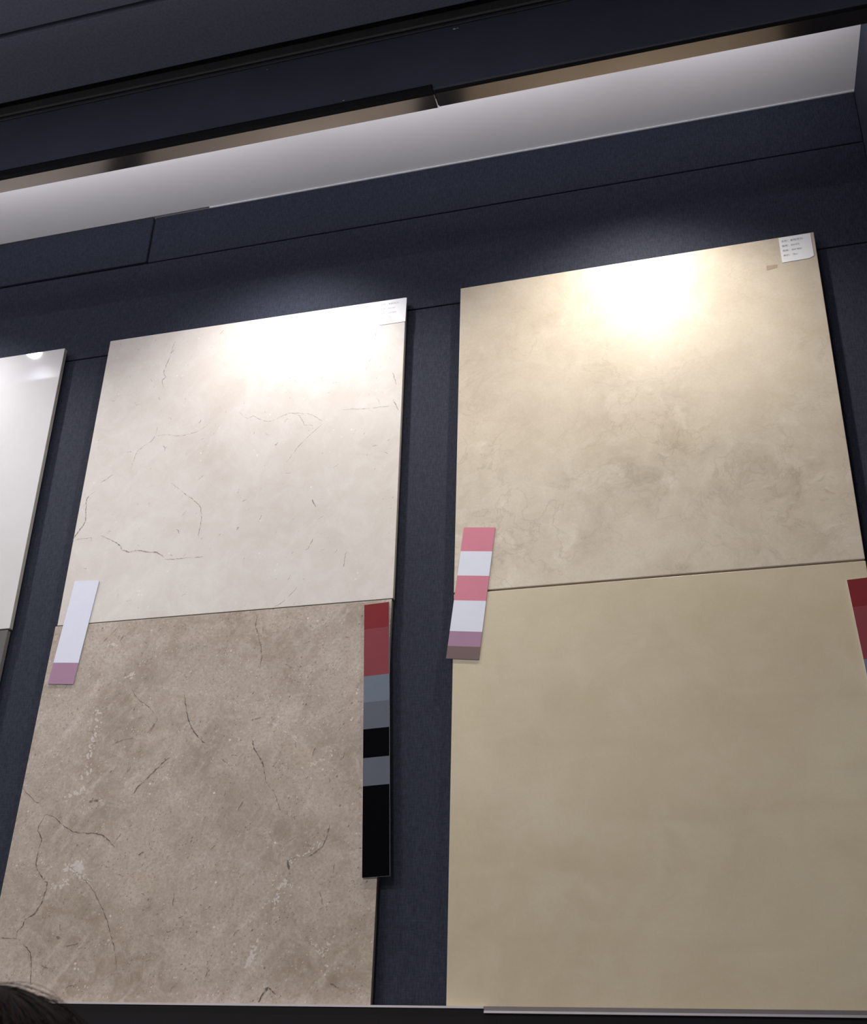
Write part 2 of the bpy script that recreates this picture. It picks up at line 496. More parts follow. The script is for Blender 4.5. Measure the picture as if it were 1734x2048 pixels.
body_grey = simple('grey_porcelain_body', (0.30, 0.29, 0.26), 0.7, var=0.12, scale=60)
body_beige = simple('beige_porcelain_body', (0.62, 0.54, 0.46), 0.7, var=0.12, scale=60)
body_dark = simple('dark_porcelain_body', (0.13, 0.12, 0.11), 0.7, var=0.12, scale=60)

m_lu = stone('ivory_polished_tile', (0.60, 0.59, 0.605), (0.54, 0.525, 0.52), (0.64, 0.63, 0.645), rough=0.04, spec=0.5, seed=1.0, cloud=1.6, cloud_amt=0.6, grain=0.0)
m_ll = stone('charcoal_stone_tile', (0.060, 0.055, 0.058), (0.035, 0.033, 0.036), (0.10, 0.095, 0.10), rough=0.4, seed=2.0, cloud=3, grain=0.4)
m_mu = stone('cream_marble_tile', (0.600, 0.565, 0.540), (0.490, 0.440, 0.400), (0.680, 0.660, 0.645), rough=0.40, spec=0.35, seed=3.0, cloud=4.2, cloud_amt=0.75,
             grain=0.20, pits=0.45, flecks=0.5, streak=0.22)
m_ml = stone('taupe_marble_tile', (0.415, 0.345, 0.285), (0.225, 0.174, 0.126), (0.550, 0.490, 0.450), rough=0.50, spec=0.3, seed=3.0, cloud=6.5, cloud_amt=0.95,
             grain=0.70, pits=0.9, flecks=0.9, streak=0.60, tint=(0.440, 0.385, 0.365), fine=0.8)
m_ru = stone('sand_limestone_tile', (0.560, 0.490, 0.400), (0.385, 0.320, 0.250), (0.670, 0.620, 0.550), rough=0.40, spec=0.35, seed=5.0, cloud=4.2, cloud_amt=0.50,
             grain=0.25, swirl=0.75)
m_rl = stone('ochre_cement_tile', (0.530, 0.462, 0.340), (0.420, 0.350, 0.245), (0.570, 0.510, 0.400), rough=0.42, spec=0.35, seed=7.0, cloud=3.4, cloud_amt=0.75,
             grain=0.22, tint=(0.500, 0.415, 0.285), bands=0.35)

Q_LU = [(-1.190, 0.802), (-0.3855, 0.802), (-0.3990, 1.600), (-1.199, 1.600)]
Q_LL = [(-1.190, 0.0), (-0.389, 0.0), (-0.389, 0.799), (-1.190, 0.799)]
Q_MU = [(-0.2605, 0.7985), (0.5375, 0.7975), (0.5330, 1.5965), (-0.2660, 1.6005)]
Q_ML = [(-0.2735, 0.0), (0.5330, 0.0), (0.5350, 0.7962), (-0.2650, 0.7972)]
Q_RU = [(0.6685, 0.7990), (1.4695, 0.7985), (1.4705, 1.6055), (0.6680, 1.5980)]
Q_RL = [(0.6720, 0.0), (1.4710, 0.0), (1.4700, 0.7945), (0.6690, 0.7955)]
tile('glossy ivory tile cut off by the left picture edge', Q_LU, [m_lu, body_grey])
tile('dark charcoal tile below the glossy ivory tile', Q_LL, [m_ll, body_dark])
r_mu, o_mu = tile('pale cream marble tile with thin dark cracks, above the taupe tile', Q_MU, [m_mu, body_grey])
r_ml, o_ml = tile('taupe brown marble tile with dark cracks and white veins, lower middle', Q_ML, [m_ml, body_dark])
tile('sandy beige clouded tile under the warm spotlight, upper right', Q_RU, [m_ru, body_beige])
tile('plain ochre beige cement tile on the ledge, lower right', Q_RL, [m_rl, body_beige])

MU= [(2.0, 0.5, [(-0.077, 1.567), (-0.085, 1.517), (-0.094, 1.475), (-0.087, 1.46), (-0.095, 1.448), (-0.087, 1.427)]), (1.8, 0.45, [(0.129, 1.323), (0.151, 1.302), (0.167, 1.306), (0.185, 1.294), (0.209, 1.286), (0.225, 1.289), (0.257, 1.301), (0.28, 1.293), (0.292, 1.279), (0.299, 1.263), (0.318, 1.259), (0.322, 1.248)]), (1.8, 0.45, [(0.257, 1.301), (0.307, 1.292), (0.336, 1.273), (0.345, 1.266)]), (1.5, 0.35, [(0.392, 1.292), (0.427, 1.289), (0.459, 1.286), (0.491, 1.286), (0.522, 1.282)]), (2.0, 0.5, [(0.51, 1.379), (0.52, 1.341)]), (2.4, 0.7, [(0.516, 1.298), (0.528, 1.27)]), (1.6, 0.35, [(-0.095, 1.325), (-0.086, 1.304), (-0.096, 1.274), (-0.13, 1.247), (-0.14, 1.199)]), (1.8, 0.5, [(-0.185, 1.189), (-0.217, 1.169)]), (3.0, 0.9, [(-0.227, 1.147), (-0.245, 1.13), (-0.244, 1.103), (-0.239, 1.066), (-0.25, 1.044), (-0.261, 1.024), (-0.26, 1.013)]), (1.6, 0.6, [(-0.26, 1.017), (-0.236, 1.02), (-0.213, 1.019)]), (3.0, 1.0, [(-0.19, 1.023), (-0.153, 1.004), (-0.134, 0.991), (-0.126, 0.979), (-0.108, 0.972), (-0.083, 0.973), (-0.062, 0.967), (-0.04, 0.964), (-0.025, 0.957), (-0.015, 0.948)]), (1.8, 0.6, [(-0.014, 0.943), (0.019, 0.941), (0.052, 0.941), (0.084, 0.94)]), (2.4, 0.65, [(-0.025, 1.145), (0.011, 1.115), (0.036, 1.094), (0.059, 1.071), (0.066, 1.038), (0.065, 1.01), (0.064, 0.993)]), (2.6, 0.8, [(0.335, 1.059), (0.346, 1.038)]), (1.4, 0.4, [(0.463, 1.508), (0.459, 1.473)]), (1.3, 0.3, [(0.456, 1.438), (0.442, 1.396)]), (1.8, 0.4, [(0.427, 0.923), (0.423, 0.902), (0.422, 0.881)]), (2.2, 0.5, [(0.346, 0.958), (0.337, 0.937), (0.33, 0.933)]), (1.6, 0.3, [(0.348, 1.262), (0.298, 1.215), (0.264, 1.166)]), (1.8, 0.4, [(0.32, 0.843), (0.287, 0.81), (0.268, 0.801)]), (1.5, 0.35, [(-0.083, 1.285), (-0.054, 1.284), (-0.018, 1.276), (0.028, 1.285), (0.054, 1.304)]), (3.5, 0.5, [(0.23, 1.215), (0.237, 1.223)]), (2.5, 0.5, [(-0.061, 1.254), (-0.055, 1.238)]), (2.5, 0.5, [(0.007, 1.019), (0.015, 1.007)]), (3, 0.5, [(0.16, 1.0), (0.162, 1.008)])]
ML= [(2.6, 0.7, [(0.234, 0.787), (0.231, 0.76), (0.243, 0.727), (0.252, 0.69), (0.25, 0.659)]), (3.0, 1.0, [(0.081, 0.621), (0.089, 0.592), (0.099, 0.56), (0.11, 0.54), (0.126, 0.519), (0.141, 0.506), (0.152, 0.498)]), (2.0, 0.7, [(-0.045, 0.634), (-0.025, 0.609), (0.0, 0.592), (0.018, 0.575)]), (3.2, 0.9, [(0.249, 0.513), (0.256, 0.488), (0.274, 0.463), (0.284, 0.439), (0.289, 0.417)]), (2.0, 0.4, [(0.289, 0.417), (0.311, 0.391), (0.327, 0.354)]), (3.6, 1.0, [(0.069, 0.477), (0.048, 0.459), (0.025, 0.435), (0.007, 0.417), (-0.003, 0.403)]), (2.6, 0.8, [(-0.199, 0.366), (-0.176, 0.358), (-0.156, 0.343), (-0.127, 0.328), (-0.094, 0.324), (-0.067, 0.321), (-0.044, 0.309), (-0.025, 0.292)]), (3.0, 0.85, [(-0.199, 0.366), (-0.209, 0.347), (-0.211, 0.332), (-0.199, 0.313), (-0.202, 0.289), (-0.198, 0.257), (-0.176, 0.231), (-0.167, 0.224), (-0.171, 0.192), (-0.184, 0.166), (-0.203, 0.154), (-0.205, 0.143), (-0.216, 0.13), (-0.215, 0.117)]), (2.2, 0.7, [(-0.253, 0.119), (-0.216, 0.118)]), (2.4, 0.75, [(-0.2, 0.108), (-0.178, 0.091), (-0.169, 0.06), (-0.165, 0.031)]), (2.2, 0.7, [(-0.123, 0.258), (-0.087, 0.232), (-0.063, 0.213), (-0.042, 0.186), (-0.021, 0.155), (-0.006, 0.125), (0.01, 0.09), (0.018, 0.061)]), (2, 0.6, [(0.421, 0.2), (0.429, 0.177)]), (1.8, 0.6, [(0.118, 0.206), (0.12, 0.176)]), (5, 0.8, [(0.35, 0.261), (0.356, 0.242)]), (5, 0.85, [(0.317, 0.004), (0.327, 0.022), (0.335, 0.03)]), (3, 0.8, [(0.335, 0.03), (0.35, 0.018)]), (6, 0.6, [(0.015, 0.535), (0.023, 0.552)]), (7, 0.55, [(-0.103, 0.389), (-0.082, 0.392)]), (2.6, 0.8, [(0.245, 0.379), (0.235, 0.361)]), (2.2, 0.5, [(-0.068, 0.511), (-0.043, 0.52), (-0.021, 0.521)]), (1.8, 0.4, [(-0.099, 0.787), (-0.138, 0.745)]), (2, 0.5, [(-0.267, 0.422), (-0.233, 0.396), (-0.221, 0.391)]), (2.6, 0.5, [(0.39, 0.263), (0.421, 0.288), (0.432, 0.328)]), (2, 0.5, [(0.187, 0.467), (0.209, 0.452)]), (5, 0.7, [(-0.125, 0.121), (-0.116, 0.117)]), (2, 0.5, [(-0.148, 0.069), (-0.131, 0.061)]), (3, 0.6, [(0.454, 0.038), (0.472, 0.029)]), (2, 0.5, [(-0.101, 0.103), (-0.074, 0.108)]), (4, 0.5, [(0.029, 0.277), (0.041, 0.282)])]
MW= [(9, 1, [(-0.115, 0.588), (-0.113, 0.546), (-0.12, 0.511), (-0.12, 0.466), (-0.127, 0.417), (-0.157, 0.398)]), (6, 1, [(-0.053, 0.663), (-0.044, 0.669)]), (12, 1, [(-0.122, 0.251), (-0.111, 0.26), (-0.097, 0.255)]), (6, 1, [(-0.111, 0.26), (-0.096, 0.239), (-0.073, 0.225)]), (7, 1, [(-0.154, 0.215), (-0.135, 0.221), (-0.12, 0.226)]), (7, 1, [(0.338, 0.165), (0.338, 0.19), (0.341, 0.207), (0.353, 0.227)]), (4, 1, [(0.349, 0.216), (0.369, 0.209)]), (10, 1, [(0.306, 0.107), (0.297, 0.084), (0.287, 0.072)]), (4, 1, [(0.314, 0.078), (0.319, 0.064)]), (6, 1, [(0.435, 0.479), (0.408, 0.457), (0.379, 0.447)]), (5, 1, [(0.458, 0.127), (0.44, 0.098), (0.427, 0.092), (0.409, 0.115)]), (4, 1, [(0.331, 0.188), (0.306, 0.174)]), (4, 1, [(0.246, 0.582), (0.214, 0.582), (0.171, 0.597), (0.121, 0.615)]), (5, 1, [(0.42, 0.295), (0.389, 0.272), (0.352, 0.259)]), (6, 1, [(0.297, 0.535), (0.329, 0.514), (0.35, 0.498)]), (5, 1, [(0.057, 0.429), (0.075, 0.433)]), (4, 1, [(-0.079, 0.391), (-0.07, 0.383)]), (6, 1, [(-0.12, 0.744), (-0.096, 0.737)])]
mu_m = [vein_mat('grey_crack', (0.20, 0.17, 0.155), 0.95), vein_mat('grey_crack_mid', (0.30, 0.26, 0.235), 0.8), vein_mat('grey_crack_faint', (0.36, 0.32, 0.29), 0.65)]
ml_m = [vein_mat('brown_crack', (0.085, 0.068, 0.058), 0.95), vein_mat('brown_crack_mid', (0.125, 0.10, 0.082), 0.85), vein_mat('brown_crack_faint', (0.16, 0.13, 0.105), 0.7)]
mw_m = [simple('white_calcite', (0.515, 0.462, 0.435), 0.5, spec=0.3, var=0.22, scale=160)] * 3
veins('veins', MU, mu_m, r_mu, o_mu, Q_MU, 1.0)
veins('veins', ML, ml_m, r_ml, o_ml, Q_ML, 1.0)
def calcite(data, parent, org, quad):
    random.seed(21)
    bm = bmesh.new()
    k = 0
    for w, tone, pts in data:
        c = catmull(pts, 14)
        for i, q in enumerate(c):
            if i == 0: continue
            d = c[i] - c[i - 1]
            for _ in range(2):
                if random.random() < 0.45: continue
                r = random.uniform(0.25, 1.0) ** 1.6 * w * 0.00042
                ctr = q + Vector((random.gauss(0, w * 0.00055), random.gauss(0, w * 0.00055)))
                a0 = math.atan2(d.y, d.x) + random.gauss(0, 0.7); st = random.uniform(1.0, 2.6)
                n = 9; ring = []
                for j in range(n):
                    a = 2 * math.pi * j / n; rr = r * random.uniform(0.45, 1.25)
                    u, v = rr * st * math.cos(a), rr * math.sin(a)
                    x = ctr.x + u * math.cos(a0) - v * math.sin(a0); z = ctr.y + u * math.sin(a0) + v * math.cos(a0)
                    x = min(max(x, quad[0][0] + .002), quad[1][0] - .002)
                    ring.append(bm.verts.new((x - org[0], -0.00005 - (k % 40) * 0.000003, z - org[1])))
                bm.faces.new(ring); k += 1
    o = finish(bm, 'calcite_veins', mw_m[0], parent)
    for p_ in o.data.polygons:
        if p_.normal.y > 0: p_.flip()
calcite(MW, r_ml, o_ml, Q_ML)
# small loose cracks and shell strokes scattered over the two marble prints
def scatter(n, quad, seed, wr, lr):
    random.seed(seed); out = []
    for _ in range(n):
        x = random.uniform(quad[0][0] + .02, quad[1][0] - .02); z = random.uniform(quad[0][1] + .02, quad[2][1] - .02)
        a = random.gauss(math.radians(40), 0.7); l = random.uniform(*lr); b = a + random.uniform(-.7, .7)
        out.append((random.uniform(*wr), random.uniform(.3, .6), [(x, z), (x + l * .5 * math.cos(a), z + l * .5 * math.sin(a)), (x + l * .5 * (math.cos(a) + math.cos(b)), z + l * .5 * (math.sin(a) + math.sin(b)))]))
    return out
veins('shell_strokes', scatter(110, Q_ML, 4, (0.8, 1.9), (.006, .020)), ml_m, r_ml, o_ml, Q_ML, 1.0, wob=0.0008)
veins('shell_strokes', scatter(45, Q_MU, 5, (0.9, 1.8), (.006, .018)), mu_m, r_mu, o_mu, Q_MU, 1.0, wob=0.0008)

# ------------------------------------------------------------------ paper labels, cards and signs on the tiles
def text_mesh(name, s, size, mat, parent, x, y, z):
    cu = bpy.data.curves.new(name, 'FONT')
    cu.body = s; cu.size = size; cu.resolution_u = 2
    tmp = bpy.data.objects.new(name, cu)
    C.objects.link(tmp)
    dg = bpy.context.evaluated_depsgraph_get()
    me = bpy.data.meshes.new_from_object(tmp.evaluated_get(dg))
    bpy.data.objects.remove(tmp)
    me.materials.clear(); me.materials.append(mat)
    o = bpy.data.objects.new(name, me)
    o.rotation_euler = (math.radians(90), 0, 0)
    o.location = (x, y, z)
    return link(o, parent)

def sticker(label, cx, bz, w, h, outline, lines, ink, rot=0.0, size=0.0062):
    root = tag(empty('paper_sticker', (cx, -0.0004, bz + Z0)), label, 'label')
    root.rotation_euler = (0, rot, 0)
    bm = bmesh.new()
    # slightly curled sheet: corner points lift off a hair
    n = 10
    a = []; b = []
    prism(bm, outline, -0.0005, 0.0)
    finish(bm, 'paper_sheet', M['paper'], root)
    for i, (k, v) in enumerate(lines):
        z = h - 0.0135 - i * 0.0135
        text_mesh('printed_text', k, size, ink, root, -w / 2 + 0.0045, -0.0007, z)
        text_mesh('printed_text', v, size, ink, root, -w / 2 + 0.0235, -0.0007, z)
    return root
w, h = 0.0675, 0.0705
sticker('white paper label with four printed lines, on the sandy beige tile', 1.430, 1.5322, w, h,
        [(-w / 2, 0), (w / 2 - 0.010, 0.0012), (w / 2, 0.0065), (w / 2, h), (-w / 2, h)],
        [('名称：', '金刚I系列'), ('型号：', '8AH72'), ('规格：', '800*800'), ('单价：', '78m')], M['ink'], rot=math.radians(-0.6))
w, h = 0.0690, 0.0720
sticker('shiny white paper label at the corner of the cream marble tile', 0.4995, 1.5225, w, h,
        [(-w / 2 + 0.004, 0), (w / 2, 0.001), (w / 2, h), (-w / 2, h)],
        [('名称：', '金刚I系列'), ('型号：', '8AH60'), ('规格：', '800*800'), ('单价：', '78m')], M['ink_pale'], rot=math.radians(0.6))
rs = bmesh.new()
prism(rs, [(1.362, 1.518 + Z0), (1.385, 1.521 + Z0), (1.386, 1.5295 + Z0), (1.363, 1.530 + Z0)], -0.0004, -0.00005)
tag(finish(rs, 'tape_residue', M['residue']), 'small brown tape mark below the label on the sandy tile', 'tape')

def banded(name, label, cat, top, bottom, width, bands, thick=0.0014, y=-0.0002, group=None):
    """narrow board from top centre to bottom centre, split into printed bands (fractions from the top)"""
    tx, tz = top; bx, bz = bottom
    d = Vector((bx - tx, bz - tz)); ln = d.length
    ang = math.atan2(-d.x, -d.y)
    root = tag(empty(name, (bx, y, bz + Z0)), label, cat, group)
    root.rotation_euler = (0, ang, 0)
    bm = bmesh.new()
    box(bm, -width / 2, width / 2, -thick, 0, 0, ln)
    finish(bm, 'backing_board', M['paper_plain'], root, bevel=0.0004)
    a = 0.0
    for frac, mt in bands:
        bm = bmesh.new()
        box(bm, -width / 2, width / 2, -thick - 0.0004, -thick + 0.0002, ln * (1 - frac), ln * (1 - a))
        finish(bm, 'printed_band', mt, root)
        a = frac
    return root
P = M
banded('price_card', 'narrow white card with mauve foot at the left edge of the marble tiles', 'card', (-0.203, 0.905), (-0.222, 0.655), 0.064,
       [(0.80, P['paper_plain']), (1.0, P['mauve'])], y=-0.0006)
banded('price_card', 'narrow pink and white card at the left edge of the beige tiles', 'card', (0.722, 0.945), (0.690, 0.650), 0.068,
       [(0.19, P['pink']), (0.38, P['paper_plain']), (0.57, P['pink']), (0.80, P['paper_plain']), (0.91, P['mauve']), (1.0, P['brown_print'])], y=-0.0006)
sb = [(0.10, P['red']), (0.285, P['red_dull']), (0.385, P['slate']), (0.485, P['slate_dark']), (0.59, P['sign_black']), (0.69, P['slate_dark']), (1.0, P['sign_black'])]
banded('sign_strip', 'tall red and black sign strip at the right edge of the taupe tile', 'sign', (0.503, 0.787), (0.532, 0.225), 0.054, sb, thick=0.003, y=-0.0006)
banded('sign_strip', 'tall red and black sign strip at the right edge of the ochre tile', 'sign', (1.458, 0.757), (1.487, 0.195), 0.054, sb, thick=0.003, y=-0.0006)

# ------------------------------------------------------------------ lamps
def emit(name, col, strength):
    mt, nt, b = new_mat(name)
    b.inputs['Emission Color'].default_value = rgba(col)
    b.inputs['Emission Strength'].default_value = strength
    b.inputs['Base Color'].default_value = (0.8, 0.8, 0.8, 1)
    return mt

def spotlight(x, key, label, aim):
    y, z = -0.312, 1.893 + Z0
    root = tag(empty('spotlight', (x, y, ZN)), label, 'lamp', 'spotlights behind the valance')
    bm = bmesh.new(); lathe(bm, [(0, 0), (0.030, 0), (0.030, -0.012), (0.012, -0.014), (0.006, -0.016), (0.006, -0.085), (0, -0.085)], 24)
    finish(bm, 'ceiling_mount', M['black'], root, smooth=False)
    d = (Vector(aim) + Vector((0, 0, Z0)) - Vector((x, y, z))).normalized()
    q = d.to_track_quat('-Z', 'Y')
    head = bmesh.new()
    lathe(head, [(0, 0.062), (0.018, 0.060), (0.026, 0.045), (0.030, 0.0), (0.030, -0.006), (0.0275, -0.006), (0.0255, 0.004), (0, 0.004)], 32)
    h = finish(head, 'lamp_head', M['black'], root)
    h.location = (0, 0, z - ZN); h.rotation_mode = 'QUATERNION'; h.rotation_quaternion = q
    bm = bmesh.new(); lathe(bm, [(0, 0.0035), (0.0, 0.0002), (0.020, 0.0), (0.0252, 0.0015), (0.0252, 0.0035), (0, 0.0035)][1:], 32)
    ln = finish(bm, 'lens', emit('lens_' + key, SPOT_COL[key], 30.0), h)
    ld = bpy.data.lights.new('spot_beam', 'SPOT')
    ld.energy = SPOT_W[key]; ld.color = SPOT_COL[key]
    ld.spot_size = math.radians(124); ld.spot_blend = 1.0; ld.shadow_soft_size = 0.022
    lo = bpy.data.objects.new('spot_beam', ld)
    lo.location = (0, 0, -0.010); link(lo, h)
    return root
spotlight(-0.757, 'left', 'black spotlight above the glossy ivory tile', (-0.76, -0.27, 1.05))
spotlight(0.270, 'middle', 'black spotlight above the cream marble tile', (0.19, -0.19, 1.05))
spotlight(1.090, 'right', 'black spotlight above the sandy beige tile', (1.06, -0.19, 1.05))

def cove(x0, x1):
    root = tag(empty('led_strip', ((x0 + x1) / 2, -0.354, 1.905 + Z0)), 'slim LED strip fixed to the back of the valance', 'lamp')
    hl = (x1 - x0) / 2
    bm = bmesh.new(); box(bm, -hl, hl, 0.0, 0.010, 0.0, 0.012)
    finish(bm, 'channel', M['chrome'], root, bevel=0.001)
    bm = bmesh.new(); box(bm, -hl + 0.002, hl - 0.002, 0.001, 0.009, 0.012, 0.0135)
    finish(bm, 'diffuser', emit('cove_glow', COVE_COL, 4.0), root)
    ld = bpy.data.lights.new('cove_light', 'AREA')
    ld.shape = 'RECTANGLE'; ld.size = x1 - x0; ld.size_y = 0.008; ld.energy = COVE_W; ld.color = COVE_COL
    lo = bpy.data.objects.new('cove_light', ld)
    lo.rotation_euler = (math.radians(180 - 20), 0, 0)
    lo.location = (0, 0.006, 0.016); link(lo, root)
cove(-3.2, 1.59)

def fill_downlight(x, y):  # unseen ceiling lamp, added to give the display wall ambient light
    root = tag(empty('added_downlight', (x, y, ZC + 0.006)), 'round recessed lamp, unseen, added as ambient fill', 'lamp', 'added ceiling fill lamps')
    bm = bmesh.new(); lathe(bm, [(0.085, 0.0), (0.105, 0.0), (0.105, -0.004), (0.085, -0.006), (0.080, 0.0)], 40)
    finish(bm, 'trim_ring', M['chrome'], root)
    bm = bmesh.new(); lathe(bm, [(0, -0.0015), (0.084, -0.0015), (0.084, 0.0), (0, 0.0)], 40)
    finish(bm, 'diffuser', emit('diffuser_glow', FILL_COL, 6.0), root)
    ld = bpy.data.lights.new('fill_glow', 'AREA')
    ld.shape = 'DISK'; ld.size = 0.16; ld.energy = FILL_W; ld.color = FILL_COL
    lo = bpy.data.objects.new('fill_glow', ld)
    lo.location = (0, 0, -0.008); link(lo, root)
for x in (-2.9, -1.25, 0.4):
    for y in (-2.3, -3.7):
        fill_downlight(x, y)

# ------------------------------------------------------------------ person (only the crown of the head reaches into the picture)
HX, HY, HZ = 0.744, -1.396, -0.181 + Z0
skin_m = simple('skin', (0.52, 0.33, 0.25), 0.5, var=0.06, scale=30, Subsurface_Weight=0.1)
hair_m = simple('dark_hair', (0.0022, 0.0020, 0.0026), 0.5, spec=0.08, var=0.5, scale=120)
hair_b = simple('brown_hair_ends', (0.014, 0.006, 0.004), 0.5, spec=0.06, var=0.4, scale=120)
coat_m = simple('charcoal_knit', (0.035, 0.036, 0.042), 0.9, var=0.25, scale=90, bumps=0.3)
trou_m = simple('dark_denim', (0.018, 0.022, 0.035), 0.85, var=0.3, scale=120, bumps=0.2)
shoe_m = simple('white_sneaker', (0.6, 0.6, 0.58), 0.5, var=0.05)
lip_m = simple('lips', (0.42, 0.16, 0.14), 0.45, var=0.05)
eye_m = simple('eye_dark', (0.02, 0.012, 0.01), 0.15, var=0.05)

def skin_mesh(name, verts, edges, radii, mat, parent, sub=2):
    me = bpy.data.meshes.new(name)
    me.from_pydata([Vector(v) for v in verts], edges, [])
    o = bpy.data.objects.new(name, me)
    C.objects.link(o)
    sk = o.modifiers.new('skin', 'SKIN')
    sk.use_smooth_shade = True
    for i, r in enumerate(radii):
        sv = me.skin_vertices[0].data[i]
        sv.radius = r if isinstance(r, tuple) else (r, r)
        sv.use_root = (i == 0)
    ss = o.modifiers.new('sub', 'SUBSURF'); ss.levels = sub; ss.render_levels = sub
    dg = bpy.context.evaluated_depsgraph_get()
    m2 = bpy.data.meshes.new_from_object(o.evaluated_get(dg))
    bpy.data.objects.remove(o)
    m2.materials.clear(); m2.materials.append(mat)
    for p in m2.polygons: p.use_smooth = True
    r = bpy.data.objects.new(name, m2)
    return link(r, parent)

per = tag(empty('person', (HX, HY, 0)), 'person with dark hair at the lower left, seen from behind', 'person')
hz = HZ                                     # centre of the head
nk = hz - 0.155                             # base of the neck
hip = 0.86
V = []; E_ = []; R = []
def add(p, r, frm=None):
    V.append(p); R.append(r)
    if frm is not None: E_.append((frm, len(V) - 1))
    return len(V) - 1
pel = add((0, 0, hip), (0.150, 0.105))
wai = add((0, 0.005, hip + 0.17), (0.120, 0.090), pel)
che = add((0, 0.0, hip + 0.36), (0.145, 0.105), wai)
upc = add((0, -0.005, nk - 0.055), (0.085, 0.072), che)
nec = add((0, 0.0, nk + 0.02), 0.043, upc)
hd1 = add((0, 0.018, nk + 0.080), 0.054, nec)
hd2 = add((0, 0.012, hz + 0.0), 0.078, hd1)
hd3 = add((0, 0.004, hz + 0.042), 0.060, hd2)
for s in (-1, 1):
    sh = add((s * 0.155, -0.005, nk - 0.075), 0.052, upc)
    el = add((s * 0.195, -0.015, nk - 0.345), 0.038, sh)
    wr_ = add((s * 0.205, 0.045, nk - 0.575), 0.025, el)
    pa = add((s * 0.207, 0.062, nk - 0.625), (0.020, 0.032), wr_)
    kn = add((s * 0.205, 0.075, nk - 0.665), (0.016, 0.036), pa)
    for k, (dy, ln) in enumerate(((-0.026, 0.062), (-0.009, 0.074), (0.009, 0.078), (0.026, 0.070))):
        f0 = add((s * 0.204, 0.075 + dy, nk - 0.672), 0.0088, kn)
        f1 = add((s * 0.199, 0.081 + dy, nk - 0.672 - ln * 0.5), 0.0082, f0)
        f2 = add((s * 0.188, 0.088 + dy, nk - 0.672 - ln), 0.0070, f1)
    t0 = add((s * 0.203, 0.098, nk - 0.635), 0.0105, pa)
    t1_ = add((s * 0.198, 0.118, nk - 0.660), 0.0095, t0)
    t2_ = add((s * 0.192, 0.126, nk - 0.690), 0.0078, t1_)
    th = add((s * 0.085, 0.0, hip - 0.06), 0.086, pel)
    kne = add((s * 0.095, 0.012, hip - 0.40), 0.056, th)
    cal = add((s * 0.098, -0.008, hip - 0.54), 0.052, kne)
    ank = add((s * 0.100, -0.012, 0.085), 0.036, cal)
    hee = add((s * 0.100, -0.015, 0.045), 0.034, ank)
    toe = add((s * 0.108, 0.135, 0.030), (0.040, 0.024), hee)
body = skin_mesh('body', V, E_, R, skin_m, per, 2)

# clothes follow the same skeleton, a little wider
def clothes(name, spec, edges, mat):
    return skin_mesh(name, [p for p, r in spec], edges, [r for p, r in spec], mat, per, 2)
cs = [((0, 0, hip - 0.13), (0.195, 0.150)), ((0, 0, hip - 0.02), (0.192, 0.146)), ((0, 0.005, hip + 0.17), (0.158, 0.122)), ((0, 0, hip + 0.36), (0.165, 0.125)), ((0, -0.005, nk - 0.055), (0.105, 0.088)), ((0, 0.0, nk - 0.005), 0.064)]
ce = [(0, 1), (1, 2), (2, 3), (3, 4), (4, 5)]
for s in (-1, 1):
    i = len(cs)
    cs += [((s * 0.155, -0.005, nk - 0.075), 0.066), ((s * 0.195, -0.015, nk - 0.345), 0.050), ((s * 0.205, 0.040, nk - 0.560), 0.036)]
    ce += [(4, i), (i, i + 1), (i + 1, i + 2)]
clothes('pullover', cs, ce, coat_m)
ts = [((0, 0, hip + 0.10), (0.155, 0.115)), ((0, 0, hip - 0.01), (0.175, 0.130))]; te = [(0, 1)]
for s in (-1, 1):
    i = len(ts)
    ts += [((s * 0.088, 0, hip - 0.10), 0.098), ((s * 0.095, 0.012, hip - 0.40), 0.070), ((s * 0.098, -0.008, hip - 0.56), 0.066), ((s * 0.100, -0.012, 0.095), 0.055)]
    te += [(1, i), (i, i + 1), (i + 1, i + 2), (i + 2, i + 3)]
clothes('trousers', ts, te, trou_m)
for s in (-1, 1):
    clothes('shoe', [((s * 0.100, -0.035, 0.045), (0.045, 0.042)), ((s * 0.103, 0.05, 0.046), (0.047, 0.044)), ((s * 0.108, 0.15, 0.036), (0.046, 0.034))], [(0, 1), (1, 2)], shoe_m)

# face on the side turned to the wall
def blob(name, c, r, mat, parent):
    bm = bmesh.new()
    bmesh.ops.create_uvsphere(bm, u_segments=16, v_segments=10, radius=1.0)
    for v in bm.verts: v.co = Vector((c[0] + v.co.x * r[0], c[1] + v.co.y * r[1], c[2] + v.co.z * r[2]))
    return finish(bm, name, mat, parent, smooth=True)
fy = 0.012 + 0.074
for s in (-1, 1):
    blob('eye', (s * 0.030, fy - 0.004, hz - 0.010), (0.013, 0.008, 0.008), eye_m, per)
    blob('ear', (s * 0.080, 0.0, hz - 0.022), (0.010, 0.018, 0.030), skin_m, per)
blob('nose', (0, fy - 0.004, hz - 0.036), (0.010, 0.014, 0.021), skin_m, per)
blob('mouth', (0, fy - 0.010, hz - 0.072), (0.022, 0.008, 0.007), lip_m, per)

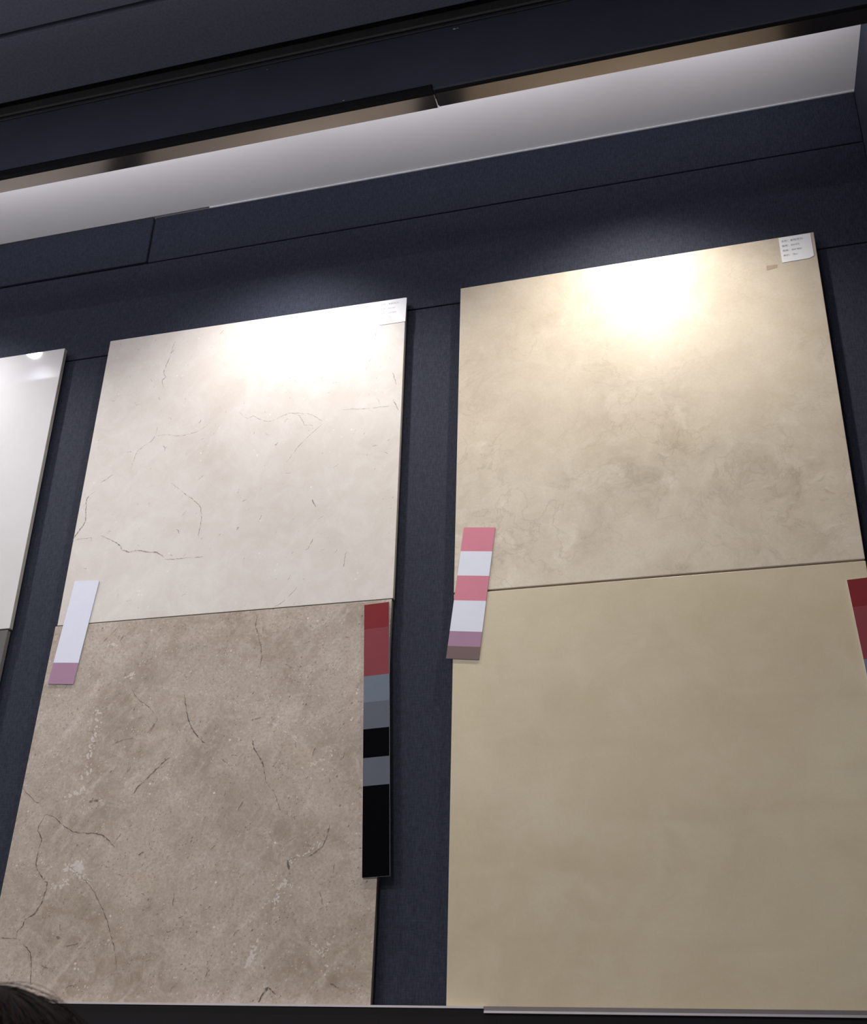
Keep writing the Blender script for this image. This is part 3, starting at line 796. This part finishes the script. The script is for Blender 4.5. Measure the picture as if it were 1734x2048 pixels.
# hair: shell over the crown and back of the head, long strands laid over it
def hair_r(d):
    """distance of the hair surface from the head centre in direction d (d.y > 0 is the face)"""
    e = Vector((d.x / 0.0895, d.y / 0.100, d.z / 0.0895)).length
    return 1.0 / e
bm = bmesh.new()
nu, nv = 48, 30
rows = []
for j in range(nv + 1):
    th = math.radians(2 + 118 * j / nv)
    row = []
    for i in range(nu):
        ph = 2 * math.pi * i / nu
        d = Vector((math.sin(th) * math.cos(ph), math.sin(th) * math.sin(ph), math.cos(th)))
        # the hairline: in front it stops above the eyes
        tmax = math.radians(62 if d.y > 0.45 * math.sin(th) else (100 if d.y > 0 else 120))
        t2_ = min(th, tmax)
        d2 = Vector((math.sin(t2_) * math.cos(ph), math.sin(t2_) * math.sin(ph), math.cos(t2_)))
        rr = hair_r(d2) * (1 + 0.012 * noise.noise(Vector((ph * 9, th * 2, 1.3))) + 0.0015 * j / nv)
        if th > tmax: rr *= 1 - 0.05 * min(1, (th - tmax) / 0.4)
        row.append(bm.verts.new((d2.x * rr, d2.y * rr, hz + d2.z * rr)))
    rows.append(row)
for a, b in zip(rows, rows[1:]):
    for i in range(nu):
        bm.faces.new((a[i], a[(i + 1) % nu], b[(i + 1) % nu], b[i]))
bm.faces.new(rows[0])
# fall of hair down the back to the shoulders
prev = None
for k in range(14):
    u = k / 13
    z = hz - 0.01 - 0.235 * u
    ring = []
    for i in range(25):
        a = math.radians(180 + 180 * i / 24)
        rad = 0.088 + 0.020 * math.sin(u * 2.4) + 0.003 * noise.noise(Vector((i * 0.9, u * 3, 2)))
        ring.append(bm.verts.new((rad * math.cos(a), (rad * 1.05) * math.sin(a) - 0.012 * math.sin(u * 3), z)))
    if prev:
        for i in range(24): bm.faces.new((prev[i], prev[i + 1], ring[i + 1], ring[i]))
    prev = ring
hair = finish(bm, 'hair', hair_m, per, smooth=True)
so = hair.modifiers.new('thick', 'SOLIDIFY'); so.thickness = 0.004; so.offset = -1

def strands(name, n, seed, mat, lift, rad, parent):
    random.seed(seed)
    vv = []; ff = []
    for k in range(n):
        ph = random.uniform(0, 2 * math.pi)
        th0 = math.radians(random.uniform(1, 45)); th1 = math.radians(random.uniform(85, 112) if math.sin(ph) < 0.3 else random.uniform(48, 60))
        tw = random.uniform(-0.6, 0.6); lf = random.uniform(0.2, 1.0) ** 2 * lift
        pts = []
        for i in range(13):
            u = i / 12
            th = th0 + (th1 - th0) * u; p2 = ph + tw * u * u
            d = Vector((math.sin(th) * math.cos(p2), math.sin(th) * math.sin(p2), math.cos(th)))
            r = hair_r(d) + 0.0004 + lf * math.sin(math.pi * min(1, u * 1.1)) 
            r += 0.0012 * noise.noise(Vector((k * 3.7, u * 4, seed)))
            pts.append(Vector((d.x * r, d.y * r, hz + d.z * r)))
        for i, p in enumerate(pts):
            t = (pts[min(i + 1, 12)] - pts[max(i - 1, 0)]).normalized()
            o1 = t.cross(Vector((p.x, p.y, p.z - hz))).normalized(); o2 = o1.cross(t)
            w = rad * (1 - 0.7 * i / 12)
            b0 = len(vv)
            for a in (0, 2.094, 4.189):
                vv.append(p + o1 * math.cos(a) * w + o2 * math.sin(a) * w)
            if i:
                for a in range(3):
                    ff.append((b0 - 3 + a, b0 - 3 + (a + 1) % 3, b0 + (a + 1) % 3, b0 + a))
    me = bpy.data.meshes.new(name); me.from_pydata(vv, [], ff); me.materials.append(mat)
    for p in me.polygons: p.use_smooth = True
    o = bpy.data.objects.new(name, me)
    link(o, parent); o['kind'] = 'stuff'
    return o
strands('hair_strands', 900, 11, hair_m, 0.0015, 0.00055, hair)
strands('flyaway_hair', 160, 12, hair_b, 0.009, 0.00022, hair)
strands('brown_hair', 260, 13, hair_b, 0.0055, 0.00035, hair)
